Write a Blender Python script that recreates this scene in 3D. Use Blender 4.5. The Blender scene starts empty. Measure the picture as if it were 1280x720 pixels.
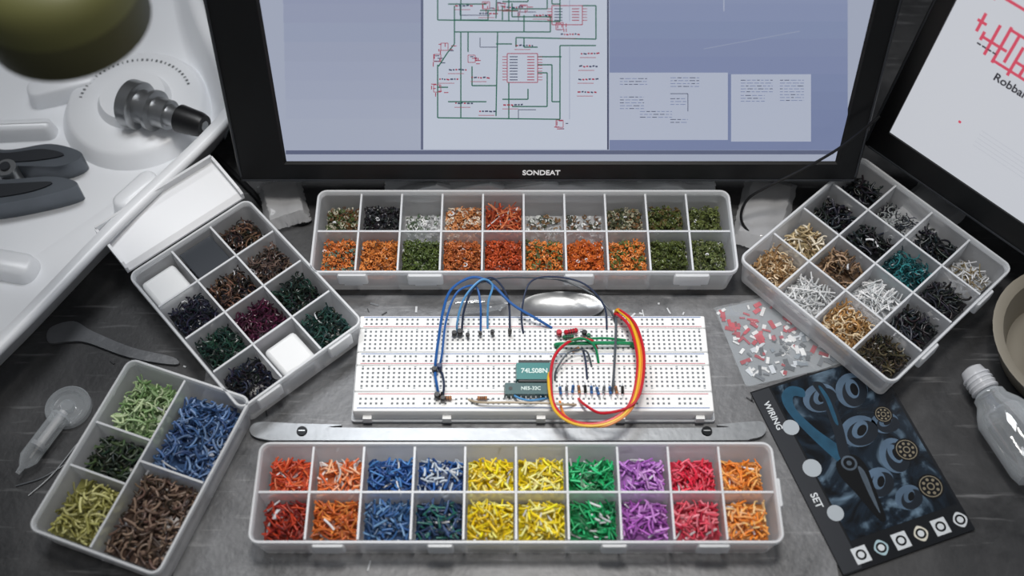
import bpy, math, random
from mathutils import Vector, Matrix
R=random.Random(7)
COL=bpy.context.scene.collection

def hexc(h):
    h=h.lstrip('#'); o=[]
    for i in (0,2,4):
        v=int(h[i:i+2],16)/255
        o.append(v/12.92 if v<=.04045 else ((v+.055)/1.055)**2.4)
    return (o[0],o[1],o[2],1)

# ------------------------------------------------------------ materials
MATS={}
def nt(name):
    m=bpy.data.materials.new(name); m.use_nodes=True
    n=m.node_tree; n.nodes.clear()
    out=n.nodes.new('ShaderNodeOutputMaterial')
    return m,n,out
def pr(name,col,rough=.5,metal=0,spec=.5,coat=0,emit=None,es=0,bump=0,bscale=200,var=0,vscale=30):
    if name in MATS: return MATS[name]
    m,n,out=nt(name); b=n.nodes.new('ShaderNodeBsdfPrincipled')
    c=hexc(col) if isinstance(col,str) else col
    b.inputs['Base Color'].default_value=c
    b.inputs['Roughness'].default_value=rough
    b.inputs['Metallic'].default_value=metal
    b.inputs['Specular IOR Level'].default_value=spec
    b.inputs['Coat Weight'].default_value=coat
    if emit:
        b.inputs['Emission Color'].default_value=hexc(emit); b.inputs['Emission Strength'].default_value=es
    tc=n.nodes.new('ShaderNodeTexCoord')
    if var:
        no=n.nodes.new('ShaderNodeTexNoise'); no.inputs['Scale'].default_value=vscale; no.inputs['Detail'].default_value=6
        n.links.new(tc.outputs['Object'],no.inputs['Vector'])
        mx=n.nodes.new('ShaderNodeMixRGB'); mx.inputs[1].default_value=[x*(1-var) for x in c[:3]]+[1]; mx.inputs[2].default_value=[min(1,x*(1+var)) for x in c[:3]]+[1]
        n.links.new(no.outputs['Fac'],mx.inputs[0]); n.links.new(mx.outputs[0],b.inputs['Base Color'])
    if bump:
        no=n.nodes.new('ShaderNodeTexNoise'); no.inputs['Scale'].default_value=bscale; no.inputs['Detail'].default_value=4
        n.links.new(tc.outputs['Object'],no.inputs['Vector'])
        bp=n.nodes.new('ShaderNodeBump'); bp.inputs['Strength'].default_value=bump; bp.inputs['Distance'].default_value=.002
        n.links.new(no.outputs['Fac'],bp.inputs['Height']); n.links.new(bp.outputs[0],b.inputs['Normal'])
    n.links.new(b.outputs[0],out.inputs[0]); MATS[name]=m; return m
def plastic(name,alpha,col=(.95,.96,.98,1),rough=.22,trl=.35):
    if name in MATS: return MATS[name]
    m,n,out=nt(name)
    b=n.nodes.new('ShaderNodeBsdfPrincipled'); b.inputs['Base Color'].default_value=col; b.inputs['Roughness'].default_value=rough
    t=n.nodes.new('ShaderNodeBsdfTranslucent'); t.inputs[0].default_value=col
    mx=n.nodes.new('ShaderNodeMixShader'); mx.inputs[0].default_value=trl
    n.links.new(b.outputs[0],mx.inputs[1]); n.links.new(t.outputs[0],mx.inputs[2])
    tr=n.nodes.new('ShaderNodeBsdfTransparent')
    m2=n.nodes.new('ShaderNodeMixShader'); m2.inputs[0].default_value=alpha
    n.links.new(tr.outputs[0],m2.inputs[1]); n.links.new(mx.outputs[0],m2.inputs[2])
    n.links.new(m2.outputs[0],out.inputs[0]); MATS[name]=m; return m
def clearmat(name,body=.12,edge=.75,rough=.07):
    """thin clear moulded plastic: see-through face on, whitish and glossy at grazing edges"""
    if name in MATS: return MATS[name]
    m,n,out=nt(name)
    b=n.nodes.new('ShaderNodeBsdfPrincipled'); b.inputs['Base Color'].default_value=(.85,.9,.93,1); b.inputs['Roughness'].default_value=rough
    b.inputs['Specular IOR Level'].default_value=.9
    tr=n.nodes.new('ShaderNodeBsdfTransparent'); lw=n.nodes.new('ShaderNodeLayerWeight'); lw.inputs['Blend'].default_value=.35
    mr=n.nodes.new('ShaderNodeMapRange'); mr.inputs['To Min'].default_value=body; mr.inputs['To Max'].default_value=edge
    n.links.new(lw.outputs['Facing'],mr.inputs['Value'])
    mx=n.nodes.new('ShaderNodeMixShader'); n.links.new(mr.outputs[0],mx.inputs[0]); n.links.new(tr.outputs[0],mx.inputs[1]); n.links.new(b.outputs[0],mx.inputs[2])
    g=n.nodes.new('ShaderNodeBsdfGlossy'); g.inputs['Roughness'].default_value=rough
    m2=n.nodes.new('ShaderNodeMixShader'); m2.inputs[0].default_value=.10
    n.links.new(mx.outputs[0],m2.inputs[1]); n.links.new(g.outputs[0],m2.inputs[2])
    n.links.new(m2.outputs[0],out.inputs[0]); MATS[name]=m; return m
def emis(name,col,s=1.0):
    if name in MATS: return MATS[name]
    m,n,out=nt(name)
    e=n.nodes.new('ShaderNodeEmission'); e.inputs[0].default_value=hexc(col); e.inputs[1].default_value=s
    g=n.nodes.new('ShaderNodeBsdfGlossy'); g.inputs['Roughness'].default_value=.35; g.inputs[0].default_value=(.05,.05,.05,1)
    a=n.nodes.new('ShaderNodeAddShader'); n.links.new(e.outputs[0],a.inputs[0]); n.links.new(g.outputs[0],a.inputs[1])
    n.links.new(a.outputs[0],out.inputs[0]); MATS[name]=m; return m
def vcol():
    m,n,out=nt('wire_insulation'); b=n.nodes.new('ShaderNodeBsdfPrincipled')
    a=n.nodes.new('ShaderNodeAttribute'); a.attribute_name='Col'
    n.links.new(a.outputs['Color'],b.inputs['Base Color']); b.inputs['Roughness'].default_value=.32
    n.links.new(b.outputs[0],out.inputs[0]); MATS['wire_insulation']=m; return m
def desk_mat(name,c0,c1,add=.12,rough=.48,metal=0,scale=14):
    m,n,out=nt(name); b=n.nodes.new('ShaderNodeBsdfPrincipled')
    tc=n.nodes.new('ShaderNodeTexCoord')
    n1=n.nodes.new('ShaderNodeTexNoise'); n1.inputs['Scale'].default_value=scale; n1.inputs['Detail'].default_value=10; n1.inputs['Roughness'].default_value=.7; n1.inputs['Distortion'].default_value=.6
    n2=n.nodes.new('ShaderNodeTexNoise'); n2.inputs['Scale'].default_value=260; n2.inputs['Detail'].default_value=4
    for x in (n1,n2): n.links.new(tc.outputs['Object'],x.inputs['Vector'])
    r=n.nodes.new('ShaderNodeValToRGB'); r.color_ramp.elements[0].position=.33; r.color_ramp.elements[1].position=.7
    r.color_ramp.elements[0].color=hexc(c0); r.color_ramp.elements[1].color=hexc(c1)
    n.links.new(n1.outputs['Fac'],r.inputs[0])
    mp=n.nodes.new('ShaderNodeMapping'); mp.inputs['Scale'].default_value=(6,70,1); mp.inputs['Rotation'].default_value=(0,0,.5)
    n3=n.nodes.new('ShaderNodeTexNoise'); n3.inputs['Scale'].default_value=3; n3.inputs['Detail'].default_value=8
    n.links.new(tc.outputs['Object'],mp.inputs[0]); n.links.new(mp.outputs[0],n3.inputs['Vector'])
    r3=n.nodes.new('ShaderNodeValToRGB'); r3.color_ramp.elements[0].position=.60; r3.color_ramp.elements[1].position=.74
    n.links.new(n3.outputs['Fac'],r3.inputs[0])
    mx=n.nodes.new('ShaderNodeMixRGB'); mx.blend_type='ADD'; mx.inputs[0].default_value=add
    n.links.new(r.outputs[0],mx.inputs[1]); n.links.new(r3.outputs[0],mx.inputs[2])
    n.links.new(mx.outputs[0],b.inputs['Base Color']); b.inputs['Metallic'].default_value=metal
    rr=n.nodes.new('ShaderNodeMapRange'); rr.inputs['To Min'].default_value=rough-.12; rr.inputs['To Max'].default_value=rough+.15
    n.links.new(n1.outputs['Fac'],rr.inputs['Value']); n.links.new(rr.outputs[0],b.inputs['Roughness'])
    bp=n.nodes.new('ShaderNodeBump'); bp.inputs['Strength'].default_value=.25; bp.inputs['Distance'].default_value=.001
    n.links.new(n2.outputs['Fac'],bp.inputs['Height']); n.links.new(bp.outputs[0],b.inputs['Normal'])
    n.links.new(b.outputs[0],out.inputs[0]); return m
def photo_print():
    m,n,out=nt('cover_artwork'); b=n.nodes.new('ShaderNodeBsdfPrincipled')
    tc=n.nodes.new('ShaderNodeTexCoord'); n1=n.nodes.new('ShaderNodeTexNoise'); n1.inputs['Scale'].default_value=30; n1.inputs['Detail'].default_value=3; n1.inputs['Distortion'].default_value=2.6
    n.links.new(tc.outputs['Object'],n1.inputs['Vector'])
    r=n.nodes.new('ShaderNodeValToRGB'); r.color_ramp.elements[0].position=.36; r.color_ramp.elements[0].color=hexc('#0a0e13'); r.color_ramp.elements[1].position=.75; r.color_ramp.elements[1].color=hexc('#6f879b')
    e=r.color_ramp.elements.new(.53); e.color=hexc('#1a2632')
    n.links.new(n1.outputs['Fac'],r.inputs[0]); n.links.new(r.outputs[0],b.inputs['Base Color']); b.inputs['Roughness'].default_value=.22
    n.links.new(b.outputs[0],out.inputs[0]); return m

# ------------------------------------------------------------ mesh builder
class MB:
    def __init__(s): s.v=[]; s.f=[]; s.m=[]; s.c=[]; s.mats=[]; s.M=Matrix.Identity(4)
    def mi(s,mat):
        if mat not in s.mats: s.mats.append(mat)
        return s.mats.index(mat)
    def add(s,vs,fs,mat,col=(1,1,1,1)):
        o=len(s.v); k=s.mi(mat)
        for p in vs: s.v.append(tuple(s.M@Vector(p))); s.c.append(col)
        for f in fs: s.f.append(tuple(i+o for i in f)); s.m.append(k)
    def box(s,c,d,mat,rz=0,taper=1,col=(1,1,1,1)):
        x,y,z=[q/2 for q in d]; vs=[]
        for dz,t in ((-z,1),(z,taper)):
            for a,b in ((-x,-y),(x,-y),(x,y),(-x,y)):
                a*=t;b*=t
                vs.append((c[0]+a*math.cos(rz)-b*math.sin(rz),c[1]+a*math.sin(rz)+b*math.cos(rz),c[2]+dz))
        s.add(vs,[(3,2,1,0),(4,5,6,7),(0,1,5,4),(1,2,6,5),(2,3,7,6),(3,0,4,7)],mat,col)
    def loft(s,loops,mat,cap0=True,cap1=True,closed=True,col=(1,1,1,1)):
        n=len(loops[0]); vs=[p for l in loops for p in l]; fs=[]
        for k in range(len(loops)-1):
            for i in range(n if closed else n-1):
                j=(i+1)%n; fs.append((k*n+i,k*n+j,(k+1)*n+j,(k+1)*n+i))
        if cap0: fs.append(tuple(reversed(range(n))))
        if cap1: fs.append(tuple(range((len(loops)-1)*n,len(loops)*n)))
        s.add(vs,fs,mat,col)
    def tube(s,pts,r,mat,sides=8,col=(1,1,1,1),caps=True):
        pts=[Vector(p) for p in pts]; loops=[]; ref=None; n=len(pts)
        for i,p in enumerate(pts):
            t=(pts[min(i+1,n-1)]-pts[max(i-1,0)])
            if t.length<1e-9: t=Vector((0,0,1))
            t.normalize()
            if ref is None: ref=Vector((0,0,1)) if abs(t.z)<.8 else Vector((1,0,0))
            a=ref-t*ref.dot(t)
            if a.length<1e-6: a=t.orthogonal()
            a.normalize(); ref=a; b=t.cross(a); rr=r[i] if isinstance(r,(list,tuple)) else r
            loops.append([tuple(p+(a*math.cos(q)+b*math.sin(q))*rr) for q in [2*math.pi*k/sides for k in range(sides)]])
        s.loft(loops,mat,caps,caps,True,col)
    def cyl(s,p0,p1,r,mat,sides=32,col=(1,1,1,1)): s.tube([p0,p1],r,mat,sides,col)
    def obj(s,name,parent=None,smooth=True,bevel=0,loc=(0,0,0),rz=0,angle=40):
        me=bpy.data.meshes.new(name); me.from_pydata(s.v,[],s.f)
        for m in s.mats: me.materials.append(m)
        for p,k in zip(me.polygons,s.m): p.material_index=k
        if any(c!=(1,1,1,1) for c in s.c):
            a=me.color_attributes.new('Col','FLOAT_COLOR','POINT')
            a.data.foreach_set('color',[x for c in s.c for x in c])
        me.update()
        if smooth:
            me.shade_smooth()
            try: me.set_sharp_from_angle(angle=math.radians(angle))
            except Exception: pass
        o=bpy.data.objects.new(name,me); COL.objects.link(o); o.location=loc; o.rotation_euler=(0,0,rz)
        if parent: o.parent=parent
        if bevel:
            b=o.modifiers.new('bevel','BEVEL'); b.width=bevel; b.segments=2; b.limit_method='ANGLE'
        return o
def empty(name,loc=(0,0,0),rz=0,mat=None):
    e=bpy.data.objects.new(name,None); COL.objects.link(e); e.empty_display_size=.02
    if mat is not None: e.matrix_world=mat
    else: e.location=loc; e.rotation_euler=(0,0,rz)
    return e
def rrect(w,l,r,z,n=5,cx=0,cy=0):
    o=[]
    for (sx,sy,a0) in ((1,1,0),(-1,1,90),(-1,-1,180),(1,-1,270)):
        for i in range(n+1):
            a=math.radians(a0+90*i/n); o.append((cx+sx*(w/2-r)+r*math.cos(a),cy+sy*(l/2-r)+r*math.sin(a),z))
    return o
def circ(c,r,n=32,ry=None,rot=0):
    ry=ry or r; o=[]
    for k in range(n):
        a=2*math.pi*k/n; x=r*math.cos(a); y=ry*math.sin(a)
        o.append((c[0]+x*math.cos(rot)-y*math.sin(rot),c[1]+x*math.sin(rot)+y*math.cos(rot),c[2]))
    return o
def cat(pts,k=8,closed=False):
    P=[Vector(p) for p in pts]; n=len(P); o=[]
    rng=range(n) if closed else range(n-1)
    for i in rng:
        if closed: a,b,c,d=P[(i-1)%n],P[i],P[(i+1)%n],P[(i+2)%n]
        else: a,b,c,d=P[max(i-1,0)],P[i],P[i+1],P[min(i+2,n-1)]
        for j in range(k):
            t=j/k; o.append(.5*((2*b)+(c-a)*t+(2*a-5*b+4*c-d)*t*t+(3*b-a-3*c+d)*t**3))
    if not closed: o.append(P[-1])
    return o
def inset(loop,d,z):
    n=len(loop); o=[]
    for i in range(n):
        a=Vector(loop[i-1][:2]); b=Vector(loop[i][:2]); c=Vector(loop[(i+1)%n][:2])
        t=(c-a).normalized(); o.append((b.x-t.y*d,b.y+t.x*d,z))
    return o

BOX=plastic('frosted_polypropylene',.46)
RIM=plastic('frosted_polypropylene_rim',.88,(.93,.95,.97,1),.25,.25)
CLEAR=clearmat('clear_plastic',.10,.7)
WIRE=vcol()
METAL=pr('brushed_steel','#a9abad',.32,.9,bump=.05)
BAR=pr('rail_steel','#8b8e91',.38,.85,bump=.06,var=.2,vscale=60)
BLACK=pr('black_plastic','#121214',.4)
WHITE=pr('white_abs','#f0f2f3',.38,var=.03)

# ------------------------------------------------------------ heaps of small wire parts
def jit(c,a=.28):
    k=1+R.uniform(-a,a); return (min(1,c[0]*k+R.uniform(0,.012)),min(1,c[1]*k+R.uniform(0,.012)),min(1,c[2]*k+R.uniform(0,.012)),1)
KIND={ # length, radius, turn range, segments, density, silver share
 'peg':(.0088,.00068,(.05,1.0),3,1.05,.03),
 'long':(.0120,.00078,(.4,2.6),5,1.05,.01),
 'coil':(.0125,.00052,(2.,5.),6,1.45,.004),
 'ring':(.0066,.00050,(4.4,5.8),6,1.7,.01),
 'needle':(.016,.00048,(.1,.9),3,1.35,.05),
}
def heap(mb,cx,cy,w,l,z0,hm,cols,kind,fill=1.0):
    L,r,tr,ns,den,sil=KIND[kind]; cols=[hexc(c) for c in cols]
    G=7; vs=[];fs=[]
    def H(a,b): return (1-.35*max(abs(a),abs(b))**3)
    for i in range(G):
        for j in range(G):
            a=i/(G-1)*2-1;b=j/(G-1)*2-1
            vs.append((cx+a*w*.49,cy+b*l*.49,z0+hm*.55*fill*H(a,b)+R.uniform(0,.001)))
    for i in range(G-1):
        for j in range(G-1): fs.append((i*G+j,(i+1)*G+j,(i+1)*G+j+1,i*G+j+1))
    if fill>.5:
        c=cols[0]; mb.add(vs,fs,WIRE,(c[0]*.6,c[1]*.6,c[2]*.6,1))  # filler mound, heap colour darkened as painted shade between the pieces
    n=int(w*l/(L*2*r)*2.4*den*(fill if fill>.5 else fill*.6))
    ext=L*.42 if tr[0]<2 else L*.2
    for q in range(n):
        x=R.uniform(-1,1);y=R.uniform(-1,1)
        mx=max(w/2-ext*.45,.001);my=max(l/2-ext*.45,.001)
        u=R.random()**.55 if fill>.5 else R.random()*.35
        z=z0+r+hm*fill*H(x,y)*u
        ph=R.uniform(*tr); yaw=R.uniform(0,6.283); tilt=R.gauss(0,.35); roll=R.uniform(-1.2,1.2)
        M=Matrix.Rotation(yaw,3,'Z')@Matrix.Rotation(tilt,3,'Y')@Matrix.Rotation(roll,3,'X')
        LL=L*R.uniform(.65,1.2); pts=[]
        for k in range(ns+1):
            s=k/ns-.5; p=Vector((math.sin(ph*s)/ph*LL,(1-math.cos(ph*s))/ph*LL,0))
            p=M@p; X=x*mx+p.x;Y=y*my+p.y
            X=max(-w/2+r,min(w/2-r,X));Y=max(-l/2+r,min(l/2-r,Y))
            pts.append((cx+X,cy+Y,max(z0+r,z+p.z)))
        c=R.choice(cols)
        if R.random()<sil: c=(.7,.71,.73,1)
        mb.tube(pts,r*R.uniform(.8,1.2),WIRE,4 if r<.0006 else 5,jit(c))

def organizer(loc,rz,W,Lh,H,xs,rows,cells,name='parts_organizer_box',latches=(),draft=.003,lid=None):
    e=empty(name,loc,rz)
    a=MB()
    a.loft([rrect(W-2*draft,Lh-2*draft,.005,0),rrect(W-.001,Lh-.001,.006,H-.0035)],BOX,True,False)
    a.loft([rrect(W-.003-2*draft,Lh-.003-2*draft,.004,.0015),rrect(W-.004,Lh-.004,.005,H-.002)],BOX,True,False)
    a.obj('shell',e)
    b=MB()
    b.loft([rrect(W-.001,Lh-.001,.006,H-.0042),rrect(W+.0010,Lh+.0010,.007,H-.0038),rrect(W+.0012,Lh+.0012,.007,H-.0006),rrect(W+.0006,Lh+.0006,.007,H),
            rrect(W-.0022,Lh-.0022,.005,H),rrect(W-.0032,Lh-.0032,.005,H-.0012),rrect(W-.004,Lh-.004,.005,H-.004)],RIM,False,False)
    b.obj('rim',e)
    d=MB(); f=MB(); iw=W-.004; il=Lh-.004
    for i,x in enumerate(xs[1:-1]):
        X=-iw/2+x*iw; d.box((X,0,.0015+(H-.003)/2),(.0013,il-.001,H-.003),BOX); d.box((X,0,H-.0016),(.0014,il-.001,.0010),RIM)
    for c in range(len(xs)-1):
        x0=-iw/2+xs[c]*iw; x1=-iw/2+xs[c+1]*iw
        rb=rows[c]
        for y in rb[1:-1]:
            Y=-il/2+y*il; d.box(((x0+x1)/2,Y,.0015+(H-.003)/2),(x1-x0-.001,.0013,H-.003),BOX); d.box(((x0+x1)/2,Y,H-.0016),(x1-x0-.001,.0014,.0010),RIM)
        for r in range(len(rb)-1):
            yb=-il/2+rb[r]*il; ya=-il/2+rb[r+1]*il; cell=cells[c][r]
            if cell is None: continue
            cols,kind,fill=cell
            w=x1-x0-.0028; l=yb-ya-.0028
            if c==0 or c==len(xs)-2: w-=.002
            if r==0 or r==len(rb)-2: l-=.002
            sx=(x0+x1)/2+(.001 if c==0 else 0)-(.001 if c==len(xs)-2 else 0); sy=(ya+yb)/2-(.001 if r==0 else 0)+(.001 if r==len(rb)-2 else 0)
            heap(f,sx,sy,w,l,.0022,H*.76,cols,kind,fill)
    d.obj('dividers',e,smooth=False); f.obj('wire_pieces',e,angle=80)
    g=MB()
    for (lx,ly,ww,dd) in latches:
        g.loft([rrect(ww,dd,.0015,H-.012,3,lx,ly),rrect(ww,dd,.0015,H-.003,3,lx,ly),rrect(ww-.002,dd-.001,.001,H-.0015,3,lx,ly)],RIM)
        g.box((lx,ly,H-.0135),(ww*.6,dd*.6,.003),RIM)
    if latches: g.obj('latches',e)
    if lid: lid(e)
    return e

u10=[i/10 for i in range(11)]; two=[[1,.5,0]]*10
F=[(['#e2562c','#f07a48','#c9401f'],['#a52a1a','#7c1d12','#c8401f']),
   (['#ea7a3c','#f6b48a','#d8622a','#e8e0dc'],['#d96f2c','#ef9348','#b9541e']),
   (['#2c5fa6','#4c86c4','#1d457f'],['#3a679f','#6f96bf','#27496f']),
   (['#1f4684','#2f66ad','#c9d4df'],['#1f3a5e','#2a6a62','#31517f']),
   (['#fae01c','#fff08a','#ecc80e'],['#f8dc18','#fdf28a','#e6c40c']),
   (['#fae426','#fff6a0','#eccc14'],['#f6de1c','#fdf49a','#e2c20e']),
   (['#16a861','#2fc47e','#0e8048'],['#0f9a58','#1fb46e','#0a6e40']),
   (['#c583d8','#dda8e8','#a65cba'],['#ba68c6','#d292dc','#92489f']),
   (['#ea2f4c','#f4667c','#cf1d3a'],['#ee5468','#f98a98','#c62a46']),
   (['#fa9c3e','#fdb86e','#ea842a'],['#fba64e','#ffc88e','#ee8a30'])]
fc=[[(a,'peg',.9 if i not in(1,3) else .85),(b,'peg',1.0)] for i,(a,b) in enumerate(F)]
organizer((.0026,-.1736,.001),0,.3383,.0685,.029,u10,two,fc,latches=[(-.119,-.0352,.021,.004),(-.048,-.0352,.017,.004),(.062,-.0352,.017,.004),(.125,-.0352,.021,.004),(.1705,0,.004,.02)])
Q=[((['#4a5a2f','#b8b4a0','#6a4a2c'],.8),(['#d07a3a','#5a7d70','#c96a2c','#e08a48'],1)),
   ((['#1b1c1e','#303236'],.9),(['#cf7a34','#e0924c','#a86430'],1)),
   ((['#dfe3e4','#4d5f45','#f2f4f4'],.48),(['#5a6b33','#47562a'],1)),
   ((['#b5713f','#e6d8c5','#d99a66'],.8),(['#c7743f','#a95a2c'],1)),
   ((['#c2542f','#e08a5c','#94361c'],1),(['#c8592c','#a94420'],1)),
   ((['#46503a','#dfe3e0','#8a6a48'],.48),(['#d9772e','#e58c44','#5e7040'],1)),
   ((['#3f4a3a','#e8ecec','#7a5c40'],.48),(['#d5702c','#bc5a20'],1)),
   ((['#5c5f43','#a8a48c','#3f4630','#7a5a3a'],.7),(['#cf7530','#5d6f38','#dd8a46'],1)),
   ((['#5a6430','#414a22','#5a4a26'],.9),(['#5a6632','#454f22'],1)),
   ((['#66703a','#4a522a'],.9),(['#667040','#4c5830'],1))]
rc=[[(a,'needle' if i==4 else 'ring',fa),(b,'ring',fb)] for i,((a,fa),(b,fb)) in enumerate(Q)]
organizer((.0088,.0318,.001),0,.3111,.0737,.029,u10,two,rc,latches=[(-.125,-.0378,.022,.004),(-.072,-.0378,.026,.005),(.04,-.0378,.022,.005),(.122,-.0378,.026,.005)])
CB=['#2a2320','#4e3a2e','#171516','#7a5a48']
g1=[[None,(['#1c1f2c','#2c3146','#121420'],'coil',.95),(['#17302a','#22463a','#10211d'],'coil',.95),(['#1a1c26','#283044','#101219'],'coil',1)],
    [(['#2a3038','#3a424c'],'coil',.3),(CB,'coil',1),(['#421530','#5c2040','#2d0d1e'],'coil',1),None],
    [(CB,'coil',.95),(['#2b2320','#4b3a34','#6e5a50'],'coil',1),(['#16241f','#1f3b33','#0e1512'],'coil',1),(['#1d3a36','#2b534b','#13231f'],'coil',1)]]
def lidL(e):
    m=MB(); M=plastic('white_lid_plastic',.94,(.95,.96,.98,1),.3,.15)
    w=.100
    prof=[(.0735,.0285),(.078,.031),(.104,.036),(.112,.037)]
    m.loft([[(-w/2,y,z),(w/2,y,z),(w/2,y,z+.0016),(-w/2,y,z+.0016)] for y,z in prof],M)
    for s in (-1,1): m.loft([[(s*w/2-.001,y,z),(s*w/2+.001,y,z),(s*w/2+.001,y,z+.006),(s*w/2-.001,y,z+.006)] for y,z in prof],M)
    m.box((0,.112,.0405),(w,.002,.008),M)
    m.obj('open_lid',e,smooth=False)
    n=MB(); n.box((-.034,.053,.012),(.028,.029,.012),WHITE); n.box((.0,-.053,.014),(.026,.028,.010),WHITE)
    n.obj('white_foam_inserts',e,bevel=.003)
    p=MB(); p.box((0.0,.053,.021),(.027,.028,.0015),pr('slate_lid','#2c3138',.3)); p.obj('small_tray_insert',e,bevel=.0005)
row4=[1,.75,.5,.25,0]
organizer((-.1915,-.0270,.001),math.radians(41.5),.104,.1435,.029,[0,1/3,2/3,1],[row4]*3,g1,lid=lidL,latches=[(-.03,-.0727,.02,.004),(.03,-.0727,.02,.004)])
g2=[[(['#9db884','#c3d4a8','#6f8f5a'],'long',1),(['#2f4030','#4a5e3c','#1c271c'],'long',1),(['#b0ad62','#d3d08c','#7f7c3c'],'long',1)],
    [(['#4a6c9e','#7896c0','#2f4a74'],'long',1),(['#6a5448','#9a8270','#40322a'],'long',1)]]
organizer((-.2423,-.1525,.001),math.radians(-19.5),.093,.130,.029,[0,.47,1],[[1,.62,.36,0],[1,.5,0]],g2)
Bk=(['#15171b','#262a31','#0c0d0f'],'long',.95)
g3=[[(['#b08a5c','#8a6a44','#d8c2a0'],'coil',1),(['#e2e4e4','#c9cccd','#f4f4f4'],'needle',.9),(['#c0935c','#8f6c40','#e0cba8'],'coil',1),(['#3a3426','#5c5238','#1e1b14'],'coil',1)],
    [(['#c8b48a','#e6dcc6','#8a7450'],'long',.9),(['#7a6048','#a88a6c','#4a3a2c'],'long',1),(['#e6e8e8','#ffffff','#c4c8ca'],'needle',.9),Bk],
    [Bk,Bk,(['#1d5a60','#2b7c80','#123a3e'],'coil',1),Bk],
    [Bk,(['#22242a','#a8acac','#3a4048'],'coil',.6),Bk,(['#d8dadb','#8a7a5a','#eeeeee'],'needle',.6)]]
organizer((.2643,.0019,.0040),math.radians(42.3),.141,.139,.028,[0,.25,.5,.75,1],[row4]*4,g3,latches=[(-.03,-.0705,.02,.004),(.035,-.0705,.02,.004)])

# ------------------------------------------------------------ desk & room
dm=desk_mat('worn_dark_desktop','#1c1d1f','#4a4a4b',.12)
e=empty('desk'); m=MB(); m.box((0,.1,-.0151),(1.9,1.0,.03),dm); m.obj('desktop',e,bevel=.003)
m=MB()
for x in (-.88,.88):
    for y in (-.34,.54): m.box((x,y,-.385),(.05,.05,.709),BLACK)
m.obj('legs',e,bevel=.002)
m=MB(); m.box((0,.66,.3),(3.2,.06,2.1),pr('dark_wall_paint','#2e2f33',.8,var=.1,vscale=4)); m.obj('wall_back',smooth=False)
m=MB(); m.box((0,-.3,-.77),(3.2,2.0,.06),pr('floor_vinyl','#3a3a3a',.6,var=.2,vscale=8)); m.obj('floor',smooth=False)
m=MB(); m.loft([rrect(.43,.262,.008,.00005,5,-.004,-.138),rrect(.43,.262,.008,.0008,5,-.004,-.138)],desk_mat('grey_bench_mat','#48494b','#868789',.12,.42,.35,11)); m.obj('bench_mat')
# offcuts of tape and wire lying on the mat
m=MB(); SC=pr('scrap_white','#d0d3d6',.5); SG=pr('scrap_grey','#7d8186',.5); SK=pr('scrap_dark','#26282b',.5)
for k in range(46):
    zone=R.choice([(-.11,.0,-.030,-.014),(.07,.135,-.030,-.012),(-.205,-.125,-.105,-.075),(-.205,.19,-.134,-.130),(-.205,.19,-.219,-.213),(-.29,-.20,-.09,-.062),(.155,.20,-.112,-.092)])
    x=R.uniform(zone[0],zone[1]); y=R.uniform(zone[2],zone[3]); zz=.0008 if abs(x)<.205 and y<-.01 else .0001
    m.box((x,y,zz+.0004),(R.uniform(.0015,.007),R.uniform(.0006,.0016),.0004),R.choice([SC,SG,SK,SC]),rz=R.uniform(0,3))
m.obj('wire_offcuts',smooth=False)

# ------------------------------------------------------------ main monitor
al=math.radians(15)
MM=Matrix.Translation((0,.073,.035))@Matrix.Rotation(-al,4,'X')
mon=empty('computer_monitor',mat=MM)
BZ=pr('monitor_bezel_black','#0f1012',.38)
x0,x1=-.206,.2605; s0,s1=-.1685,.2415; zt=.30; sb,st=.0182,.282
m=MB()
def fr(y,i=0): return [(x0+i,y,i),(x1-i,y,i),(x1-i,y,zt-i),(x0+i,y,zt-i)]
def sc(y,i=0): return [(s0-i,y,sb-i),(s1+i,y,sb-i),(s1+i,y,st+i),(s0-i,y,st+i)]
m.loft([fr(.035,.02),fr(.03,.004),fr(.012),fr(.001),fr(0,.001),sc(0,.002),sc(.002)],BZ,True,False)
m.obj('housing',mon,smooth=False)
m=MB(); CH=pr('bezel_edge_grey','#3a3d42',.35)
m.box(((x0+x1)/2,-.0004,.0016),(x1-x0-.004,.0008,.0012),CH); m.box((x0+.0018,-.0004,.15),(.0012,.0008,.29),CH); m.box((x1-.0018,-.0004,.15),(.0012,.0008,.29),CH); m.obj('bezel_edge',mon,smooth=False)
m=MB(); m.add([(s0,.0015,sb),(s1,.0015,sb),(s1,.0015,st),(s0,.0015,st)],[(0,1,2,3)],emis('screen_left_panel','#9da4b6')); m.obj('display',mon,smooth=False)
m=MB(); m.box((.027,.045,.1),(.06,.03,.12),BZ); m.obj('rear_housing',mon)
m=MB(); m.box((.027,.17,.10),(.06,.02,.19),BZ); m.loft([rrect(.20,.11,.02,.0002,5,.027,.170),rrect(.19,.10,.02,.008,5,.027,.170)],BZ)
so=m.obj('stand',smooth=False); so.parent=mon; so.matrix_parent_inverse=MM.inverted()
def S(u,v):  # drawing units of the displayed artwork -> panel metres
    return ((u-640)*(.5328+.0002814*v+1.76e-7*v*v)*1e-3, .1523-.0005845*v-3.745e-7*v*v)
art=MB()
def apoly(pts,mat,y): art.add([(S(*p)[0],y,S(*p)[1]) for p in pts],[tuple(range(len(pts)))],mat)
def arect(u0,v0,u1,v1,mat,y=.0012): apoly([(u0,v1),(u1,v1),(u1,v0),(u0,v0)],mat,y)
def aline(u0,v0,u1,v1,mat,w=1.1,y=.0008):
    dx,dy=u1-u0,v1-v0; L=math.hypot(dx,dy) or 1; nx,ny=-dy/L*w/2,dx/L*w/2
    apoly([(u0+nx,v0+ny),(u1+nx,v1+ny),(u1-nx,v1-ny),(u0-nx,v0-ny)],mat,y)
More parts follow.
